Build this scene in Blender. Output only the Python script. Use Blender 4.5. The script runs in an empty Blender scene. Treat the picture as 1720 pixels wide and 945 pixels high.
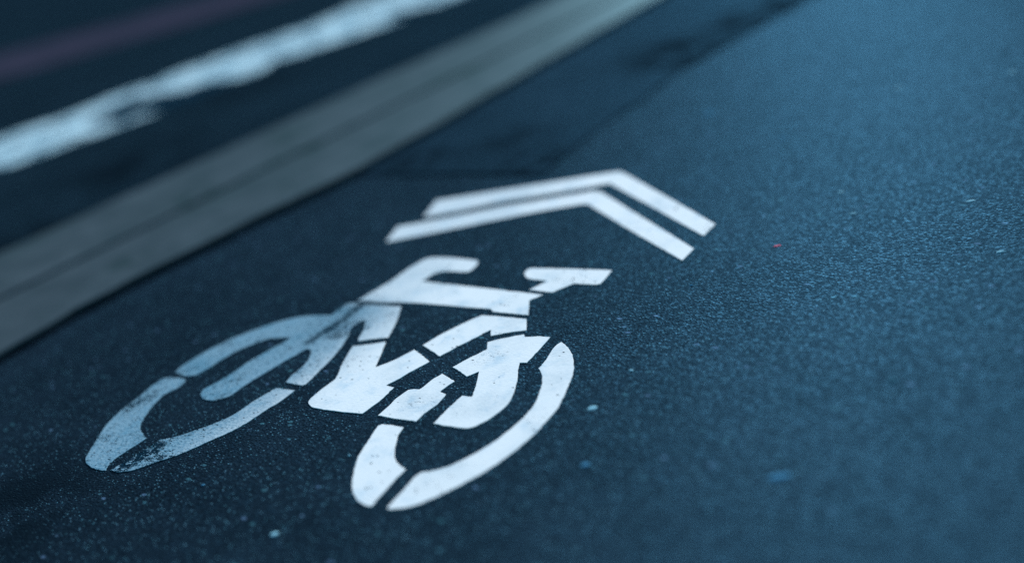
import bpy, math, random
from mathutils import Matrix, Vector
from mathutils.geometry import tessellate_polygon

S = bpy.context.scene
COL = S.collection

# ---------------------------------------------------------------- camera
CAM_LOC = (1.73237, -1.86565, 1.05759)
CAM_ROT = [[0.8019382, -0.0305922, 0.5966232], [0.5428955, 0.4541054, -0.7064367], [-0.2493183, 0.8904226, 0.3807728]]
cam_data = bpy.data.cameras.new('camera')
cam = bpy.data.objects.new('camera', cam_data)
COL.objects.link(cam)
m = Matrix(CAM_ROT).to_4x4()
m.translation = Vector(CAM_LOC)
cam.matrix_world = m
cam_data.sensor_width = 36.0
cam_data.lens = 39.767
cam_data.clip_start = 0.05
cam_data.clip_end = 3000.0
cam_data.dof.use_dof = True
cam_data.dof.focus_distance = 2.387
cam_data.dof.aperture_fstop = 0.55
S.camera = cam

# ---------------------------------------------------------------- sky, sun, exposure
SUN_EL, SUN_AZ = 15.0, 109.0        # elevation, azimuth counter-clockwise from +X, degrees
w = bpy.data.worlds.new('World')
S.world = w
w.use_nodes = True
nt = w.node_tree
nt.nodes.clear()
out = nt.nodes.new('ShaderNodeOutputWorld')
bg = nt.nodes.new('ShaderNodeBackground')
sky = nt.nodes.new('ShaderNodeTexSky')
sky.sky_type = 'NISHITA'
sky.sun_disc = False
sky.sun_elevation = math.radians(SUN_EL)
sky.sun_rotation = math.radians(90.0 - SUN_AZ)
sky.air_density = 1.6
sky.dust_density = 0.6
sky.ozone_density = 3.0
tint = nt.nodes.new('ShaderNodeMix')
tint.data_type = 'RGBA'
tint.blend_type = 'MULTIPLY'
tint.inputs[0].default_value = 1.0
tint.inputs[7].default_value = (0.30, 0.80, 1.0, 1)
nt.links.new(sky.outputs[0], tint.inputs[6])
nt.links.new(tint.outputs[2], bg.inputs[0])
bg.inputs[1].default_value = 0.07
nt.links.new(bg.outputs[0], out.inputs[0])

sd = bpy.data.lights.new('sun', 'SUN')
sun = bpy.data.objects.new('sun', sd)
COL.objects.link(sun)
sd.energy = 5.0
sd.angle = math.radians(14)
sd.color = (0.89, 0.95, 1.0)
el, az = math.radians(SUN_EL), math.radians(SUN_AZ)
to_sun = Vector((math.cos(el) * math.cos(az), math.cos(el) * math.sin(az), math.sin(el)))
sun.rotation_euler = to_sun.to_track_quat('Z', 'Y').to_euler()
sun.location = to_sun * 50

S.view_settings.view_transform = 'Standard'
S.view_settings.look = 'None'
S.view_settings.exposure = 1.04
S.view_settings.gamma = 1.0
S.view_settings.use_curve_mapping = False
S.render.engine = 'CYCLES'
S.cycles.use_denoising = False
S.cycles.use_adaptive_sampling = False

# ---------------------------------------------------------------- node helpers
class NT:
    def __init__(self, name):
        self.m = bpy.data.materials.new(name)
        self.m.use_nodes = True
        self.t = self.m.node_tree
        self.t.nodes.clear()
        self.out = self.n('ShaderNodeOutputMaterial')
        self.b = self.n('ShaderNodeBsdfPrincipled')
        self.l(self.b.outputs[0], self.out.inputs[0])
        self.pos = self.n('ShaderNodeNewGeometry').outputs['Position']
    def n(self, t):
        return self.t.nodes.new(t)
    def l(self, a, b):
        self.t.links.new(a, b)
    def inp(self, sock, v):
        if isinstance(v, bpy.types.NodeSocket):
            self.l(v, sock)
        else:
            sock.default_value = v
    def math(self, op, a, b=0.0, clamp=False):
        x = self.n('ShaderNodeMath'); x.operation = op; x.use_clamp = clamp
        self.inp(x.inputs[0], a); self.inp(x.inputs[1], b)
        return x.outputs[0]
    def ramp(self, v, a, b, lo=0.0, hi=1.0):
        x = self.n('ShaderNodeMapRange'); x.clamp = True
        x.interpolation_type = 'SMOOTHSTEP'
        self.inp(x.inputs[0], v)
        x.inputs[1].default_value = a; x.inputs[2].default_value = b
        x.inputs[3].default_value = lo; x.inputs[4].default_value = hi
        return x.outputs[0]
    def noise(self, vec, scale, detail=2.0, rough=0.5, dist=0.0):
        x = self.n('ShaderNodeTexNoise')
        self.l(vec, x.inputs['Vector'])
        x.inputs['Scale'].default_value = scale
        x.inputs['Detail'].default_value = detail
        x.inputs['Roughness'].default_value = rough
        x.inputs['Distortion'].default_value = dist
        return x.outputs[0]
    def voro(self, vec, scale, feature='F1'):
        x = self.n('ShaderNodeTexVoronoi'); x.feature = feature
        self.l(vec, x.inputs['Vector']); x.inputs['Scale'].default_value = scale
        return x
    def mix(self, f, a, b, mode='MIX'):
        x = self.n('ShaderNodeMix'); x.data_type = 'RGBA'; x.blend_type = mode
        self.inp(x.inputs[0], f); self.inp(x.inputs[6], a); self.inp(x.inputs[7], b)
        return x.outputs[2]
    def mapping(self, scale, rot=0.0, loc=(0, 0, 0)):
        x = self.n('ShaderNodeMapping')
        self.l(self.pos, x.inputs[0])
        x.inputs['Location'].default_value = loc
        x.inputs['Rotation'].default_value = (0, 0, rot)
        x.inputs['Scale'].default_value = scale
        return x.outputs[0]
    def near(self, pt, r0, r1):
        """1 inside r0 of a point of the road, 0 beyond r1"""
        x = self.n('ShaderNodeVectorMath'); x.operation = 'DISTANCE'
        self.l(self.pos, x.inputs[0]); x.inputs[1].default_value = (pt[0], pt[1], 0)
        return self.ramp(x.outputs['Value'], r0, r1, 1.0, 0.0)
    def smax(self, vals):
        r = vals[0]
        for v in vals[1:]:
            r = self.math('MAXIMUM', r, v)
        return r

def grain_vec(k):
    """texture coordinates stretched and sheared to fit the camera view: grains are longer one way"""
    x = k.n('ShaderNodeVectorMath'); x.operation = 'DOT_PRODUCT'
    k.l(k.pos, x.inputs[0]); x.inputs[1].default_value = (0.695, 0.471, 0)
    y = k.n('ShaderNodeVectorMath'); y.operation = 'DOT_PRODUCT'
    k.l(k.pos, y.inputs[0]); y.inputs[1].default_value = (-0.159, 1.331, 0)
    c = k.n('ShaderNodeCombineXYZ')
    k.l(x.outputs['Value'], c.inputs[0]); k.l(y.outputs['Value'], c.inputs[1])
    return c.outputs[0]

def asphalt_colour(k, base, gv, chips=1.0, pits=1.0, blots=()):
    """tar binder with chips of stone of several greys, patchy stains; blots hold stains and painted shade"""
    cells = k.voro(gv, 185)
    big = k.voro(gv, 62)
    sep = k.n('ShaderNodeSeparateColor'); k.l(cells.outputs['Color'], sep.inputs[0])
    sepb = k.n('ShaderNodeSeparateColor'); k.l(big.outputs['Color'], sepb.inputs[0])
    body = k.ramp(k.noise(gv, 210, 3, 0.65), 0.32, 0.70, 0.25, 1.9)
    stain = k.ramp(k.noise(k.pos, 1.7, 4, 0.6, 0.4), 0.3, 0.7, 0.80, 1.18)
    stain2 = k.ramp(k.noise(k.pos, 9, 3, 0.6), 0.3, 0.7, 0.86, 1.12)
    f = k.math('MULTIPLY', k.math('MULTIPLY', body, stain), stain2)
    v = k.n('ShaderNodeVectorMath'); v.operation = 'SCALE'
    v.inputs[0].default_value = base[:3]; k.l(f, v.inputs['Scale'])
    col = v.outputs[0]
    # small bright chips
    pick = k.ramp(sep.outputs[0], 0.78, 0.90)
    core = k.ramp(cells.outputs['Distance'], 0.22, 0.45, 1.0, 0.0)
    shade = k.math('MULTIPLY', k.math('MULTIPLY', pick, core), 0.55 * chips)
    hue = k.mix(sep.outputs[1], (0.08, 0.24, 0.30, 1), (0.16, 0.34, 0.46, 1))
    col = k.mix(shade, col, hue)
    # a few coarse stones
    pick = k.ramp(sepb.outputs[1], 0.955, 0.975)
    core = k.ramp(big.outputs['Distance'], 0.2, 0.42, 1.0, 0.0)
    hue = k.mix(sepb.outputs[2], (0.05, 0.15, 0.18, 1), (0.10, 0.17, 0.28, 1))
    col = k.mix(k.math('MULTIPLY', k.math('MULTIPLY', pick, core), 0.7 * chips), col, hue)
    # dark pits
    pit = k.ramp(k.noise(gv, 95, 2, 0.5), 0.30, 0.40, 1.0, 0.0)
    col = k.mix(k.math('MULTIPLY', pit, 0.6 * pits), col, (0.004, 0.008, 0.014, 1))
    k.dull = k.math('MULTIPLY', pit, 0.6)
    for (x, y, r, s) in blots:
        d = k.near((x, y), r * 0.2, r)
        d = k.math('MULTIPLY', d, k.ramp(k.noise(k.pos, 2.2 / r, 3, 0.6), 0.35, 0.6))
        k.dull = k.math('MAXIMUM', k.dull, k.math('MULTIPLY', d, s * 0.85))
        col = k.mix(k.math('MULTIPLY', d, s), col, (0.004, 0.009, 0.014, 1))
    return col

def grit_height(k, gv):
    a = k.noise(gv, 210, 3, 0.65)
    v = k.voro(gv, 185)
    b = k.ramp(v.outputs['Distance'], 0.0, 0.6, 1.0, 0.0)
    c = k.noise(gv, 60, 2, 0.5)
    return k.math('ADD', k.math('ADD', a, k.math('MULTIPLY', b, 0.6)), k.math('MULTIPLY', c, 0.8))

def add_bump(k, h, strength, dist):
    b = k.n('ShaderNodeBump'); b.inputs['Strength'].default_value = strength
    b.inputs['Distance'].default_value = dist
    k.l(h, b.inputs['Height']); k.l(b.outputs[0], k.b.inputs['Normal'])
    if getattr(k, 'gloss', None): k.l(b.outputs[0], k.gloss.inputs['Normal'])

def asphalt_mat(name, base, rough=0.55, spec=0.5, blots=(), chips=1.0, strength=0.9, gloss=(0.0019, 0.0062, 0.0102), grough=0.51):
    k = NT(name); gv = grain_vec(k)
    k.l(asphalt_colour(k, base, gv, chips, 1.0, blots), k.b.inputs['Base Color'])
    r = k.ramp(k.noise(k.pos, 3.0, 3, 0.6), 0.3, 0.7, rough - 0.02, rough + 0.03)
    k.l(r, k.b.inputs['Roughness'])
    k.b.inputs['Specular IOR Level'].default_value = spec
    g = k.n('ShaderNodeBsdfGlossy'); g.inputs['Color'].default_value = gloss + (1,)
    g.inputs['Roughness'].default_value = grough
    a = k.n('ShaderNodeAddShader')
    k.l(k.b.outputs[0], a.inputs[0]); k.l(g.outputs[0], a.inputs[1]); k.l(a.outputs[0], k.out.inputs[0])
    k.gloss = g
    # some stones face the light: the sheen breaks up into sparkles
    sp = k.n('ShaderNodeSeparateColor'); k.l(k.voro(gv, 260).outputs['Color'], sp.inputs[0])
    tw = k.ramp(sp.outputs[0], 0.62, 1.0, 0.78, 2.9)
    tw = k.math('MULTIPLY', tw, k.math('SUBTRACT', 1.0, k.dull))
    tv = k.n('ShaderNodeVectorMath'); tv.operation = 'SCALE'
    tv.inputs[0].default_value = gloss; k.l(tw, tv.inputs['Scale']); k.l(tv.outputs[0], g.inputs['Color'])
    add_bump(k, grit_height(k, gv), strength, 0.0012)
    return k.m

def paint_mat(name, fresh, spots=(), streak=(), line=False):
    """white thermoplastic worn down to the tar: pits, scuffs, thin places"""
    k = NT(name); gv = grain_vec(k)
    sx = k.n('ShaderNodeSeparateXYZ'); k.l(k.pos, sx.inputs[0])
    white = k.mix(k.ramp(k.noise(k.pos, 14, 5, 0.7, 0.2), 0.48, 0.80), (0.84, 0.84, 0.84, 1) if not line else (0.58, 0.72, 0.76, 1), (0.55, 0.66, 0.74, 1) if not line else (0.30, 0.60, 0.68, 1))
    white = k.mix(k.math('MULTIPLY', k.ramp(k.noise(k.mapping((26, 9, 1), rot=0.5), 1.0, 4, 0.7), 0.60, 0.74), 0.45), white, (0.25, 0.45, 0.66, 1))
    tar = asphalt_colour(k, (0.006, 0.022, 0.038), gv, 1.0, 1.0)
    # fine grain of wear, finer where the paint is thick
    fine = k.math('ADD', k.math('MULTIPLY', k.noise(gv, 230, 3, 0.7), 0.6), k.math('MULTIPLY', k.noise(gv, 80, 3, 0.6), 0.4))
    if line:
        wear = k.ramp(k.noise(k.pos, 6.5, 5, 0.75), 0.45, 0.62, 0.10, 1.2)
    else:
        # the kerb side of the symbol is where the wheels run: worn thin there
        wear = k.math('MULTIPLY', k.ramp(sx.outputs[0], -0.30, -0.02, 1.0, 0.0), k.ramp(sx.outputs[1], -0.10, 0.02, 1.0, 0.25))
        wear = k.math('ADD', k.math('MULTIPLY', wear, 0.72), fresh)
        wear = k.math('ADD', wear, k.ramp(k.noise(k.pos, 6, 3, 0.6), 0.45, 0.75, 0.0, 0.14))
    bite = k.math('MULTIPLY', k.ramp(k.noise(k.mapping((1, 1, 1), loc=(3.1, 1.7, 0)), 7, 3, 0.6), 0.46, 0.70), 0.62 if line else 0.34)
    pin = k.voro(gv, 120)
    pc = k.n('ShaderNodeSeparateColor'); k.l(pin.outputs['Color'], pc.inputs[0])
    pinh = k.math('MULTIPLY', k.ramp(pc.outputs[0], 0.90, 0.97), k.ramp(pin.outputs['Distance'], 0.15, 0.42, 0.9, 0.0))
    bite = k.math('ADD', bite, k.math('MULTIPLY', pinh, k.ramp(k.noise(k.mapping((1, 1, 1), loc=(7, 5, 0)), 5, 3, 0.6), 0.40, 0.60, 0.35, 1.5)))
    for (x, y, r, s) in spots:
        d = k.near((x, y), r * 0.3, r)
        n2 = k.ramp(k.noise(k.pos, 1.2 / r if line else 65, 4, 0.7), 0.36, 0.60, 0.6 if line else 0.1, 1.0)
        bite = k.math('ADD', bite, k.math('MULTIPLY', k.math('MULTIPLY', d, s), n2))
    # share of tar showing
    thr = k.math('SUBTRACT', k.math('ADD', fine, k.math('ADD', k.math('MULTIPLY', wear, 0.15), k.math('MULTIPLY', bite, 0.30))), 0.70)
    show = k.ramp(thr, -0.06, 0.06, 0.0, 1.0)
    thin = k.math('MULTIPLY', wear, 0.50 if line else 0.95, True)
    cover = k.mix(thin, white, (0.04, 0.21, 0.31, 1))
    cover = k.mix(k.math('MULTIPLY', wear, k.ramp(k.noise(gv, 150, 2, 0.6), 0.35, 0.65, 0.0, 0.75), True), cover, (0.04, 0.16, 0.25, 1))
    col = k.mix(show, cover, tar)
    if streak:
        best = None
        for a, b in zip(streak[:-1], streak[1:]):
            for t in (0.0, 0.34, 0.67, 1.0):
                p = (a[0] + (b[0] - a[0]) * t, a[1] + (b[1] - a[1]) * t)
                q = k.near(p, 0.003, 0.024)
                best = q if best is None else k.math('MAXIMUM', best, q)
        best = k.math('MULTIPLY', best, k.ramp(k.noise(k.pos, 60, 3, 0.6), 0.32, 0.48))
        col = k.mix(best, col, tar)
    k.l(col, k.b.inputs['Base Color'])
    k.b.inputs['Roughness'].default_value = 0.7
    k.b.inputs['Specular IOR Level'].default_value = 0.0
    h = k.math('SUBTRACT', k.math('MULTIPLY', k.noise(gv, 150, 3, 0.6), 0.7), show)
    add_bump(k, h, 0.5, 0.0008)
    return k.m

# ---------------------------------------------------------------- mesh helpers
def link(name, me, mat, parent=None):
    o = bpy.data.objects.new(name, me)
    COL.objects.link(o)
    if mat: me.materials.append(mat)
    if parent: o.parent = parent
    return o

def tag(o, label=None, cat=None, group=None, kind=None):
    if label: o['label'] = label
    if cat: o['category'] = cat
    if group: o['group'] = group
    if kind: o['kind'] = kind
    return o

def area(p):
    return 0.5 * sum(a[0] * b[1] - b[0] * a[1] for a, b in zip(p, p[1:] + p[:1]))

def smooth_outline(p, step=0.008, corner=38):
    """round the gentle bends of a stencil outline, keep its sharp corners"""
    n = len(p)
    V = [Vector(q) for q in p]
    sharp = []
    for i in range(n):
        a = V[i] - V[i - 1]; b = V[(i + 1) % n] - V[i]
        ang = math.degrees(abs(a.angle_signed(b))) if a.length > 1e-9 and b.length > 1e-9 else 0
        sharp.append(ang > corner)
    res = []
    for i in range(n):
        p1, p2 = V[i], V[(i + 1) % n]
        p0 = V[i - 1] if not sharp[i] else p1 * 2 - p2
        p3 = V[(i + 2) % n] if not sharp[(i + 1) % n] else p2 * 2 - p1
        L = (p2 - p1).length
        k = max(1, int(L / step))
        m1 = (p2 - p0) * 0.5; m2 = (p3 - p1) * 0.5
        if m1.length > 1e-9: m1 = m1.normalized() * min(m1.length, L)
        if m2.length > 1e-9: m2 = m2.normalized() * min(m2.length, L)
        for j in range(k):
            t = j / k
            q = p1 * (2*t**3 - 3*t**2 + 1) + m1 * (t**3 - 2*t**2 + t) + p2 * (-2*t**3 + 3*t**2) + m2 * (t**3 - t**2)
            res.append(q)
    return res

def ragged(p, rnd, amp):
    n = len(p); out = []
    for i in range(n):
        d = (p[(i + 1) % n] - p[i - 1])
        if d.length > 1e-9:
            nn = Vector((-d.y, d.x)).normalized()
            out.append(p[i] + nn * rnd.gauss(0, amp))
        else:
            out.append(p[i])
    return out

def slab(name, pts, z0, z1, mat, parent=None, chamfer=0.0015):
    """a flat piece with a real edge: outline at z0, sides, slightly drawn-in top at z1"""
    pts = [Vector(q) for q in pts]
    if area([tuple(q) for q in pts]) < 0: pts = pts[::-1]
    n = len(pts)
    inner = []
    for i in range(n):
        d = pts[(i + 1) % n] - pts[i - 1]
        nn = Vector((-d.y, d.x)); nn = nn.normalized() if nn.length > 1e-9 else Vector((0, 0))
        inner.append(pts[i] + nn * chamfer)
    vs = [(q.x, q.y, z0) for q in pts] + [(q.x, q.y, z1 - chamfer * 0.6) for q in pts] + [(q.x, q.y, z1) for q in inner]
    fs = []
    for r in (0, 1):
        for i in range(n):
            j = (i + 1) % n
            fs.append((r*n + i, r*n + j, (r+1)*n + j, (r+1)*n + i))
    tris = tessellate_polygon([[Vector((q.x, q.y, 0)) for q in inner]])
    for t in tris:
        a, b, c = t
        A, B, C = inner[a], inner[b], inner[c]
        cr = (B - A).x * (C - A).y - (B - A).y * (C - A).x
        fs.append((2*n + a, 2*n + b, 2*n + c) if cr > 0 else (2*n + a, 2*n + c, 2*n + b))
    me = bpy.data.meshes.new(name)
    me.from_pydata(vs, [], fs); me.update()
    return link(name, me, mat, parent)

def sheet(name, pts, z, mat, parent=None):
    pts = [Vector(q) for q in pts]
    if area([tuple(q) for q in pts]) < 0: pts = pts[::-1]
    tris = tessellate_polygon([[Vector((q.x, q.y, 0)) for q in pts]])
    fs = []
    for a, b, c in tris:
        A, B, C = pts[a], pts[b], pts[c]
        cr = (B - A).x * (C - A).y - (B - A).y * (C - A).x
        fs.append((a, b, c) if cr > 0 else (a, c, b))
    me = bpy.data.meshes.new(name)
    me.from_pydata([(q.x, q.y, z) for q in pts], [], fs); me.update()
    return link(name, me, mat, parent)

def wobble(line, rnd, amp, step=0.05):
    """break a polyline into short steps with a little hand-laid unevenness"""
    out = []; off = 0.0
    for a, b in zip(line[:-1], line[1:]):
        a = Vector(a); b = Vector(b); d = b - a
        k = max(1, min(200, int(d.length / step)))
        nn = Vector((-d.y, d.x)).normalized()
        for j in range(k):
            off = off * 0.8 + rnd.gauss(0, amp)
            out.append(a + d * (j / k) + nn * off)
    out.append(Vector(line[-1]))
    return out

rnd = random.Random(11)
OUTLINES = {
    'rw_left': [(-0.5255, -0.4689), (-0.5593, -0.4645), (-0.5826, -0.4645), (-0.6008, -0.4708), (-0.6092, -0.4852), (-0.6039, -0.5235), (-0.5969, -0.5661), (-0.5928, -0.6055), (-0.5832, -0.6378), (-0.5737, -0.6694), (-0.5527, -0.7055), (-0.5220, -0.7481), (-0.4989, -0.7811), (-0.4817, -0.8006), (-0.4604, -0.8119), (-0.4325, -0.8192), (-0.4030, -0.8214), (-0.3809, -0.8186), (-0.3921, -0.8056), (-0.3997, -0.7757), (-0.3966, -0.7451), (-0.3915, -0.6971), (-0.4163, -0.6878), (-0.4447, -0.6741), (-0.4699, -0.6543), (-0.4849, -0.6321), (-0.5017, -0.6045), (-0.5168, -0.5707), (-0.5258, -0.5376), (-0.5185, -0.5174), (-0.5122, -0.4999), (-0.5164, -0.4869)],
    'rw_low': [(-0.3687, -0.8150), (-0.3633, -0.7902), (-0.3589, -0.7577), (-0.3518, -0.7401), (-0.3491, -0.7188), (-0.3488, -0.6954), (-0.3264, -0.6828), (-0.3069, -0.6680), (-0.2840, -0.6420), (-0.2621, -0.6186), (-0.2445, -0.5912), (-0.2346, -0.5601), (-0.2312, -0.5147), (-0.2221, -0.4776), (-0.2147, -0.4557), (-0.1547, -0.4549), (-0.1545, -0.4862), (-0.1562, -0.5113), (-0.1632, -0.5346), (-0.1695, -0.5840), (-0.1820, -0.6264), (-0.2080, -0.6731), (-0.2336, -0.7192), (-0.2674, -0.7578), (-0.3053, -0.7992), (-0.3244, -0.8101), (-0.3448, -0.8170)],
    'rw_up': [(-0.5937, -0.4456), (-0.6032, -0.4239), (-0.6029, -0.4004), (-0.6004, -0.3703), (-0.5903, -0.3175), (-0.5709, -0.2717), (-0.5452, -0.2310), (-0.5149, -0.1941), (-0.4800, -0.1614), (-0.4432, -0.1398), (-0.4018, -0.1278), (-0.3493, -0.1238), (-0.3491, -0.1078), (-0.3511, -0.0821), (-0.3485, -0.0590), (-0.3261, -0.0554), (-0.2934, -0.0589), (-0.2308, -0.0593), (-0.1630, -0.0593), (-0.1191, -0.1305), (-0.0833, -0.2054), (-0.1217, -0.2188), (-0.1587, -0.2321), (-0.1730, -0.2048), (-0.1852, -0.1797), (-0.2165, -0.1349), (-0.2295, -0.1454), (-0.2314, -0.1821), (-0.2114, -0.2065), (-0.1926, -0.2450), (-0.1778, -0.2829), (-0.1658, -0.3256), (-0.1575, -0.3677), (-0.1485, -0.4138), (-0.1466, -0.4277), (-0.1520, -0.4340), (-0.2103, -0.4305), (-0.2184, -0.4065), (-0.2217, -0.3829), (-0.2251, -0.3507), (-0.2392, -0.3195), (-0.2627, -0.2887), (-0.2822, -0.2856), (-0.2873, -0.3121), (-0.2966, -0.3445), (-0.3032, -0.3789), (-0.3098, -0.4128), (-0.3162, -0.4461), (-0.3178, -0.4835), (-0.3184, -0.5057), (-0.3344, -0.5253), (-0.3626, -0.5339), (-0.3924, -0.5303), (-0.4155, -0.5159), (-0.4270, -0.4966), (-0.4172, -0.4707), (-0.4114, -0.4369), (-0.4081, -0.4002), (-0.4074, -0.3604), (-0.3988, -0.3275), (-0.3900, -0.2940), (-0.3811, -0.2602), (-0.3817, -0.2422), (-0.4152, -0.2478), (-0.4474, -0.2595), (-0.4711, -0.2837), (-0.4925, -0.3226), (-0.5034, -0.3742), (-0.5069, -0.4152), (-0.5149, -0.4476), (-0.5537, -0.4537)],
    'fr_low': [(-0.1540, -0.2571), (-0.1132, -0.2419), (-0.0741, -0.2253), (-0.0440, -0.2784), (-0.0146, -0.3342), (0.0110, -0.3002), (0.0329, -0.2478), (0.0719, -0.2677), (0.1126, -0.2908), (0.0930, -0.3398), (0.0842, -0.3713), (0.0725, -0.3967), (0.0982, -0.4006), (0.1029, -0.4507), (0.0973, -0.5053), (0.0263, -0.5093), (-0.0198, -0.5095), (-0.0524, -0.5059), (-0.0707, -0.4972), (-0.0823, -0.4834), (-0.0850, -0.4641), (-0.0858, -0.4317), (-0.0837, -0.3956), (-0.0969, -0.3690), (-0.1163, -0.3374), (-0.1365, -0.2940)],
    'fr_mid': [(0.1400, -0.5041), (0.1394, -0.4699), (0.1360, -0.4378), (0.1414, -0.4035), (0.1523, -0.3983), (0.1676, -0.3967), (0.1703, -0.3770), (0.1714, -0.3573), (0.1796, -0.3314), (0.2318, -0.3549), (0.2273, -0.3724), (0.2241, -0.3979), (0.2462, -0.4037), (0.2509, -0.4429), (0.2458, -0.4708), (0.2455, -0.5062), (0.1993, -0.5063)],
    'fr_up': [(0.0406, -0.2261), (0.0550, -0.1758), (0.0747, -0.1311), (0.0903, -0.0992), (0.1059, -0.0766), (0.1589, -0.0775), (0.2362, -0.0808), (0.2685, -0.1298), (0.2290, -0.1453), (0.1934, -0.1646), (0.1751, -0.1390), (0.1622, -0.1697), (0.1399, -0.2186), (0.1226, -0.2659)],
    'fork': [(0.1862, -0.3029), (0.1999, -0.2679), (0.2221, -0.2209), (0.2028, -0.1917), (0.2258, -0.1743), (0.2735, -0.1481), (0.2833, -0.1581), (0.3172, -0.1513), (0.3468, -0.1509), (0.3524, -0.2060), (0.3550, -0.2596), (0.3381, -0.2620), (0.3582, -0.2989), (0.3812, -0.3378), (0.3995, -0.3782), (0.4093, -0.4099), (0.4092, -0.4394), (0.4020, -0.4707), (0.3884, -0.4966), (0.3774, -0.5057), (0.3555, -0.5079), (0.3156, -0.5069), (0.2903, -0.5049), (0.2862, -0.4522), (0.2862, -0.4023), (0.3118, -0.4013), (0.2907, -0.3572), (0.2637, -0.3096), (0.2477, -0.3330), (0.2265, -0.3217), (0.2048, -0.3101)],
    'fw_arc': [(0.3847, -0.1669), (0.4141, -0.1876), (0.4405, -0.2139), (0.4630, -0.2448), (0.4832, -0.2796), (0.4971, -0.3143), (0.5093, -0.3527), (0.5234, -0.4023), (0.5273, -0.4477), (0.5274, -0.4945), (0.5228, -0.5447), (0.5126, -0.5890), (0.4998, -0.6282), (0.4781, -0.6725), (0.4538, -0.7123), (0.4333, -0.7385), (0.4126, -0.7542), (0.3871, -0.7641), (0.3811, -0.7604), (0.3791, -0.7307), (0.3757, -0.6988), (0.3723, -0.6679), (0.3756, -0.6521), (0.3985, -0.6411), (0.4189, -0.6232), (0.4343, -0.5987), (0.4499, -0.5661), (0.4608, -0.5341), (0.4669, -0.5027), (0.4707, -0.4669), (0.4708, -0.4375), (0.4672, -0.4017), (0.4544, -0.3643), (0.4378, -0.3285), (0.4188, -0.2990), (0.3962, -0.2763), (0.3927, -0.2403), (0.3835, -0.2018), (0.3808, -0.1780)],
    'fw_left': [(0.1688, -0.5376), (0.1750, -0.5296), (0.2020, -0.5289), (0.2329, -0.5296), (0.2378, -0.5509), (0.2520, -0.5775), (0.2655, -0.5995), (0.2850, -0.6236), (0.3058, -0.6388), (0.3383, -0.6529), (0.3383, -0.6815), (0.3426, -0.7251), (0.3471, -0.7644), (0.3339, -0.7659), (0.3047, -0.7562), (0.2773, -0.7372), (0.2587, -0.7192), (0.2364, -0.6898), (0.2089, -0.6483), (0.1950, -0.6145), (0.1818, -0.5773)],
    'saddle': [(-0.3284, -0.0408), (-0.3170, 0.0169), (-0.3061, 0.0794), (-0.3043, 0.1395), (-0.2968, 0.1831), (-0.2888, 0.2054), (-0.2696, 0.2136), (-0.2248, 0.2154), (-0.1676, 0.2106), (-0.1069, 0.2019), (-0.0911, 0.1718), (-0.0908, 0.1388), (-0.1115, 0.1349), (-0.1456, 0.1378), (-0.1765, 0.1360), (-0.1949, 0.1176), (-0.2022, 0.0774), (-0.0908, 0.0651), (0.0317, 0.0533), (0.1290, 0.0433), (0.2095, 0.0345), (0.1879, 0.0044), (0.2296, -0.0631), (0.1239, -0.0572), (0.1106, -0.0458), (0.0277, -0.0432), (-0.0896, -0.0375), (-0.1681, -0.0376), (-0.2451, -0.0426)],
    'hbar': [(0.0807, 0.1622), (0.0878, 0.1682), (0.2057, 0.1706), (0.3226, 0.1694), (0.3272, 0.1303), (0.3299, 0.0999), (0.3213, 0.0950), (0.2577, 0.0961), (0.2419, 0.0722), (0.2265, 0.0479), (0.1542, 0.0557), (0.1654, 0.0790), (0.1762, 0.1042), (0.1196, 0.1113), (0.0960, 0.1253), (0.0814, 0.1473)],
    'chev_top': [(-0.5611, 0.6036), (-0.2534, 0.7142), (-0.0191, 0.7973), (0.0063, 0.7919), (0.2482, 0.6057), (0.4726, 0.4298), (0.4718, 0.3626), (0.2523, 0.5275), (0.0101, 0.7093), (-0.1952, 0.6245), (-0.3001, 0.5860), (-0.3971, 0.5330), (-0.5157, 0.4783)],
    'chev_low': [(-0.5628, 0.4099), (-0.4382, 0.4658), (-0.3551, 0.5067), (-0.2752, 0.5500), (-0.1730, 0.5902), (-0.0089, 0.6585), (0.0155, 0.6473), (0.2463, 0.4709), (0.4802, 0.2914), (0.4793, 0.2288), (0.2541, 0.3904), (0.0248, 0.5600), (0.0069, 0.5637), (-0.1225, 0.5123), (-0.2159, 0.4643), (-0.3725, 0.3804), (-0.5227, 0.3053)],
}


# ---------------------------------------------------------------- ground
M_ROAD = asphalt_mat('worn_asphalt', (0.0082, 0.0155, 0.0235), spec=0.0,  blots=((-0.50, -1.02, 0.36, 0.9),))  # this blot paints the light falloff toward the near left corner
M_PATCH = asphalt_mat('patched_asphalt', (0.010, 0.022, 0.034), rough=0.66, spec=0.0, gloss=(0.0012, 0.0044, 0.0075), grough=0.55, chips=0.5,
                      blots=((-0.42, 2.04, 0.42, 1.0), (-0.30, 2.40, 0.34, 1.0), (-0.20, 2.66, 0.30, 1.0), (-0.36, 0.88, 0.20, 1.0), (-0.6, 1.1, 0.25, 0.6), (-0.95, 0.95, 0.22, 0.8)))
M_LANE = asphalt_mat('old_lane_asphalt', (0.007, 0.015, 0.022), rough=0.75, spec=0.0, gloss=(0.001, 0.004, 0.007), chips=0.6,
                     blots=((-2.7, 1.1, 0.6, 0.9), (-2.4, 0.3, 0.5, 0.9), (-3.1, 2.2, 0.5, 0.7)))
S_R = 400.0
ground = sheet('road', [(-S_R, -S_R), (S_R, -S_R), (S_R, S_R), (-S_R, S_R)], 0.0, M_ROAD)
tag(ground, kind='structure')

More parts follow.
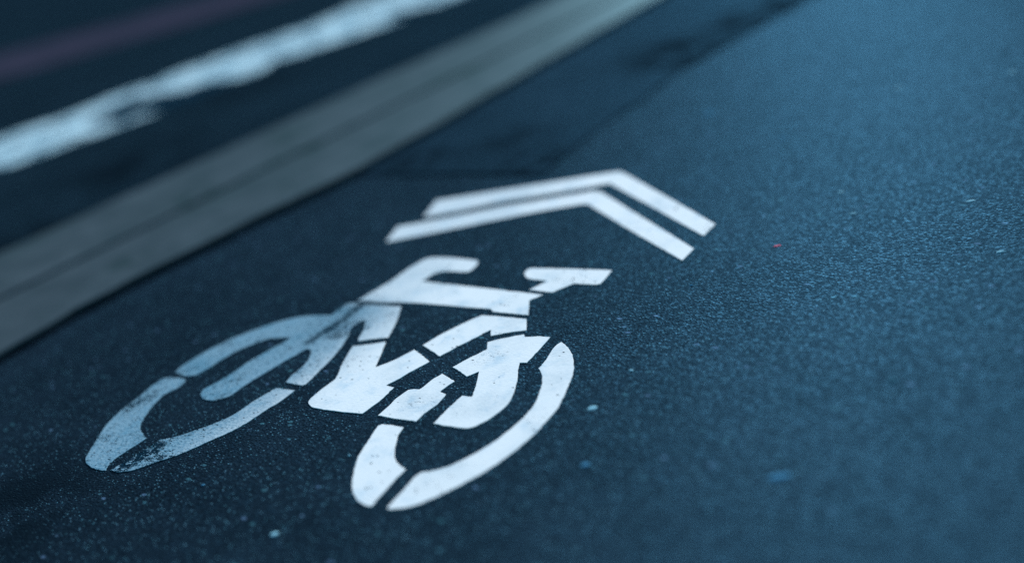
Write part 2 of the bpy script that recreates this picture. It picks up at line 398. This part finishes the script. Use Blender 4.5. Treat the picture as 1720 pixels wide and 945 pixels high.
GR = [(-1.30, -9.0), (-1.318, -0.776), (-1.332, -0.493), (-1.335, -0.222), (-1.301, 0.039), (-1.254, 0.27), (-1.173, 0.614),
      (-1.112, 0.869), (-1.068, 1.786), (-1.013, 3.037), (-0.95, 4.5), (0.6, 40.0)]
GM = [(-3.1, -9.0), (-1.85, -0.5), (-1.779, 0.0), (-1.489, 2.0), (-1.20, 4.0), (-0.4, 12.0), (0.3, 40.0)]
GL = [(-3.8, -9.0), (-2.41, -0.4), (-2.33, 0.12), (-2.215, 0.846), (-2.14, 1.354), (-2.03, 2.024), (-1.86, 2.9), (-1.7, 4.5), (-0.9, 12.0), (0.0, 40.0)]
SEAM = [(-0.273, 0.797), (-0.299, 1.199), (-0.290, 1.784), (-0.202, 2.232), (-0.116, 2.658), (-0.064, 3.028), (0.1, 4.2), (1.6, 40.0)]

def side(line, s):
    """the outline shifted sideways by s"""
    out = []
    for i, q in enumerate(line):
        a = Vector(line[max(0, i-1)]); b = Vector(line[min(len(line)-1, i+1)])
        d = (b - a).normalized()
        out.append(Vector(q) + Vector((-d.y, d.x)) * s)
    return out

gr = wobble(GR, rnd, 0.0022)
gl = wobble(GL, rnd, 0.003)
gm = wobble(GM, rnd, 0.0018)
seam = wobble(SEAM, rnd, 0.004)

# asphalt patch between the gutter and the bicycle lane
top = [q for q in gr if q.y > 0.865]
patch = [Vector((-1.11, 0.858)), Vector((-0.9, 0.835)), Vector((-0.6, 0.822)), Vector((-0.4, 0.805))] + seam + top[::-1]
tag(sheet('road_patch', patch, 0.004, M_PATCH), kind='structure')
# carriageway left of the gutter
lane = list(gl) + [Vector((-6, 60)), Vector((-200, 200)), Vector((-200, -40)), Vector((-6, -20))]
tag(sheet('carriageway', lane, 0.004, M_LANE), kind='structure')

def concrete_mat(name, base, rough=0.6):
    k = NT(name); gv = grain_vec(k)
    a = k.ramp(k.noise(k.pos, 5, 5, 0.65, 0.6), 0.3, 0.7, 0.70, 1.2)
    b = k.ramp(k.noise(gv, 130, 3, 0.6), 0.3, 0.7, 0.8, 1.2)
    v = k.n('ShaderNodeVectorMath'); v.operation = 'SCALE'
    v.inputs[0].default_value = base; k.l(k.math('MULTIPLY', a, b), v.inputs['Scale'])
    dirt = k.math('MULTIPLY', k.ramp(k.noise(k.mapping((14, 1.4, 1), rot=0.12), 1.0, 4, 0.6), 0.5, 0.72), 0.55)
    col = k.mix(dirt, v.outputs[0], (0.018, 0.03, 0.028, 1))
    for (x, y, r) in ((-1.72, 0.62, 0.26), (-1.64, 1.10, 0.22), (-1.9, 1.3, 0.2), (-1.35, 0.75, 0.15), (-2.02, 3.35, 0.35), (-1.50, 2.0, 0.24), (-1.80, 1.9, 0.15), (-1.48, 0.1, 0.12)):
        d = k.math('MULTIPLY', k.near((x, y), r * 0.1, r), k.ramp(k.noise(k.pos, 12, 3, 0.6), 0.4, 0.6))
        col = k.mix(k.math('MULTIPLY', d, 0.8), col, (0.008, 0.014, 0.010, 1))
    k.l(col, k.b.inputs['Base Color'])
    k.b.inputs['Roughness'].default_value = rough
    k.b.inputs['Specular IOR Level'].default_value = 0.0
    g = k.n('ShaderNodeBsdfGlossy'); g.inputs['Color'].default_value = (0.024, 0.044, 0.052, 1)
    g.inputs['Roughness'].default_value = 0.5
    a = k.n('ShaderNodeAddShader')
    k.l(k.b.outputs[0], a.inputs[0]); k.l(g.outputs[0], a.inputs[1]); k.l(a.outputs[0], k.out.inputs[0])
    add_bump(k, k.math('ADD', k.noise(gv, 130, 3, 0.6), k.noise(k.pos, 20, 3, 0.6)), 0.5, 0.001)
    return k.m
M_CONC = concrete_mat('gutter_concrete', (0.045, 0.051, 0.057))
M_TAR = asphalt_mat('joint_tar', (0.007, 0.012, 0.018), rough=0.8, spec=0.0, gloss=(0.0001, 0.0005, 0.001), chips=0.1)

# tar joint under and beside the gutter slabs, then the two rows of concrete slab
tag(sheet('joint_bed', list(side(gl, 0.02)) + list(side(gr, -0.014))[::-1], 0.008, M_TAR), kind='structure')
tag(slab('gutter_inner', list(gl) + list(side(gm, 0.018))[::-1], 0.003, 0.020, M_CONC, chamfer=0.004), kind='structure')
tag(slab('gutter_outer', list(side(gm, -0.014)) + list(side(gr, 0.012))[::-1], 0.003, 0.019, M_CONC, chamfer=0.004), kind='structure')

# ---------------------------------------------------------------- painted marks
M_FRAME = paint_mat('bicycle_paint', 0.05,
                    spots=((-0.350, -0.780, 0.05, 1.0), (-0.338, -0.735, 0.05, 1.0), (-0.325, -0.02, 0.10, 0.25), (-0.33, 0.06, 0.09, 0.3), (-0.30, -0.16, 0.15, 0.15)),
                    streak=((-0.303, -0.253), (-0.296, -0.199), (-0.290, -0.143), (-0.293, -0.073)))
M_CHEV = paint_mat('chevron_paint', 0.02)
M_LINE = paint_mat('lane_line_paint', 0.3, line=True,
                   spots=((-3.93, 2.02, 0.33, 3.4), (-3.60, 2.15, 0.34, 3.4), (-3.35, 2.75, 0.16, 1.8), (-3.1, 3.6, 0.2, 1.4), (-2.6, 4.9, 0.3, 1.4)))

def stencil(key, name, mat, parent=None, z=0.0):
    p = ragged(smooth_outline(OUTLINES[key]), rnd, 0.00045)
    return slab(name, p, z, z + 0.0014, mat, parent, chamfer=0.0006)

bike = bpy.data.objects.new('bicycle_marking', None)
COL.objects.link(bike)
tag(bike, 'large white stencilled bicycle symbol painted on the dark asphalt', 'road marking')
for keys, nm, lab in ((('rw_left', 'rw_low', 'rw_up'), 'rear_wheel', 'worn greyish paint of the left wheel and its stay'),
                      (('fw_left', 'fw_arc'), 'front_wheel', None),
                      (('fr_low', 'fr_mid', 'fr_up', 'fork'), 'frame', None),
                      (('saddle',), 'saddle', None), (('hbar',), 'handlebar', None)):
    first = stencil(keys[0], nm, M_FRAME, bike)
    if lab: first['label'] = lab
    for kk in keys[1:]:
        stencil(kk, 'paint_segment', M_FRAME, first)

for key, lab in (('chev_top', 'upper white painted chevron farthest from the bicycle symbol'),
                 ('chev_low', 'lower white painted chevron nearest the bicycle handlebar')):
    tag(stencil(key, 'chevron_marking', M_CHEV), lab, 'road marking', 'two chevrons above the bicycle symbol')

# lane line on the carriageway, far left
LL = wobble([(-5.75, -1.3), (-5.221, 0.0), (-4.76, 1.62), (-4.3, 3.2), (-3.9, 4.67), (-3.2, 7.2), (-1.0, 15.0)], rnd, 0.03, 0.12)
LR = wobble([(-5.3, -1.3), (-4.65, 0.0), (-3.93, 1.09), (-3.62, 1.9), (-3.30, 2.9), (-2.85, 3.95), (-2.3, 5.4), (-1.6, 7.2), (-0.6, 15.0)], rnd, 0.03, 0.12)
tag(slab('lane_line', LL + LR[::-1], 0.004, 0.007, M_LINE), 'broad worn white line painted beyond the concrete gutter', 'lane line')

k = NT('faded_violet_paint')
k.l(k.mix(k.ramp(k.noise(k.pos, 2.5, 4, 0.6), 0.3, 0.7), (0.028, 0.032, 0.050, 1), (0.048, 0.042, 0.068, 1)), k.b.inputs['Base Color'])
k.b.inputs['Roughness'].default_value = 0.8
k.b.inputs['Specular IOR Level'].default_value = 0.0
strip = sheet('painted_strip', [(-12.5, 2.9), (-7.63, 3.39), (-5.08, 6.14), (-2.0, 9.4), (-1.0, 12.4), (-5.18, 6.27 + 1.5), (-9.49, 4.54), (-17.0, 1.9)], 0.008, k.m)
tag(strip, 'faded violet band painted across the carriageway beyond the white line', 'painted band')

# ---------------------------------------------------------------- loose grit
def chip(name, x, y, sx, sy, sz, rot, mat, seed):
    """an irregular flattened flake with a faceted rim and crown"""
    r = random.Random(seed); n = 9; vs = []; fs = []
    for ring, (rad, z) in enumerate(((0.92, 0.0), (1.0, 0.4), (0.62, 0.9))):
        for i in range(n):
            a = 2 * math.pi * i / n
            q = rad * (1 + r.uniform(-0.18, 0.18))
            vs.append((sx * q * math.cos(a), sy * q * math.sin(a), sz * (z + r.uniform(-0.08, 0.08)) if ring else 0.0))
    vs.append((0, 0, sz))
    for g in (0, 1):
        for i in range(n):
            j = (i + 1) % n
            fs.append((g*n + i, g*n + j, (g+1)*n + j, (g+1)*n + i))
    for i in range(n):
        fs.append((2*n + i, 2*n + (i + 1) % n, 3*n))
    me = bpy.data.meshes.new(name); me.from_pydata(vs, [], fs); me.update()
    o = link(name, me, mat)
    o.location = (x, y, 0.0); o.rotation_euler = (0, 0, rot)
    return o

def chip_mat(name, c):
    k = NT(name)
    k.l(k.mix(k.ramp(k.noise(k.pos, 300, 2, 0.6), 0.35, 0.65), c, tuple(v * 0.6 for v in c[:3]) + (1,)), k.b.inputs['Base Color'])
    k.b.inputs['Roughness'].default_value = 0.6
    k.b.inputs['Specular IOR Level'].default_value = 0.0
    return k.m
M_CH = [chip_mat('pale_chip', (0.30, 0.58, 0.70, 1)), chip_mat('blue_chip', (0.08, 0.26, 0.42, 1)), chip_mat('red_chip', (0.90, 0.22, 0.30, 1)),
        chip_mat('dull_chip', (0.04, 0.12, 0.17, 1))]
CHIPS = [
    (0.211, -0.881, 0.011, 0.008, 0, 'pale stone chip lying left of the front wheel near the lower edge'),
    (0.594, -0.392, 0.012, 0.010, 0, 'pale stone chip just right of the front wheel arc'),
    (1.017, -0.517, 0.024, 0.010, 1, 'long blue stone flake alone on the blurred lower right asphalt'),
    (0.058, 1.282, 0.020, 0.014, 1, 'blurred stone chip beyond the upper chevron near the seam'),
    (0.722, 0.618, 0.011, 0.007, 0, 'small pale chip right of the upper chevron tip'),
    (1.041, 0.555, 0.013, 0.007, 0, 'oblong pale chip on the sparkling asphalt at the right'),
    (0.629, 1.401, 0.012, 0.010, 0, 'round pale chip high on the blurred upper right asphalt'),
    (0.931, 1.469, 0.011, 0.010, 0, 'pale chip at the far right edge of the lane'),
    (1.161, 0.300, 0.010, 0.007, 0, 'pale chip at the right edge below the sparkling grit'),
    (0.677, -0.560, 0.010, 0.008, 1, 'small bluish chip below and right of the front wheel'),
    (0.414, 1.019, 0.011, 0.009, 1, 'bluish chip above the right arm of the upper chevron'),
    (0.602, -0.252, 0.006, 0.005, 0, 'tiny pale chip beside the top of the front wheel arc'),
    (0.795, 0.490, 0.010, 0.006, 0, 'thin pale chip in the sparkling grit, beyond the red flake'),
    (1.102, -0.212, 0.012, 0.009, 3, 'dull chip on blurred asphalt in the lower right'),
    (0.470, 0.560, 0.004, 0.003, 0, 'very small pale chip between the chevron tip and the red flake'),
    (0.180, -0.640, 0.004, 0.003, 0, 'very small pale chip left of the front wheel, below the frame'),
    (-0.080, -0.800, 0.005, 0.004, 1, 'small bluish chip below the worn rear wheel'),
    (0.560, 0.110, 0.005, 0.004, 1, 'small bluish chip below the lower chevron tip, right of the handlebar'),
    (1.270, 0.760, 0.009, 0.006, 0, 'small pale chip near the right edge on the brightest asphalt'),
    (0.680, 0.314, 0.011, 0.0055, 2, 'tiny red flake on the asphalt right of the chevrons'),
]
for i, (x, y, a, b, mi, lab) in enumerate(CHIPS):
    o = chip('red_flake' if mi == 2 else 'stone_chip', x, y, a * 0.8, b * 0.8, 0.0016, 0.5 if mi != 2 else 0.6, M_CH[mi], 40 + i)
    tag(o, lab, 'flake' if mi == 2 else 'stone chip', None if mi == 2 else 'loose chips on the road')
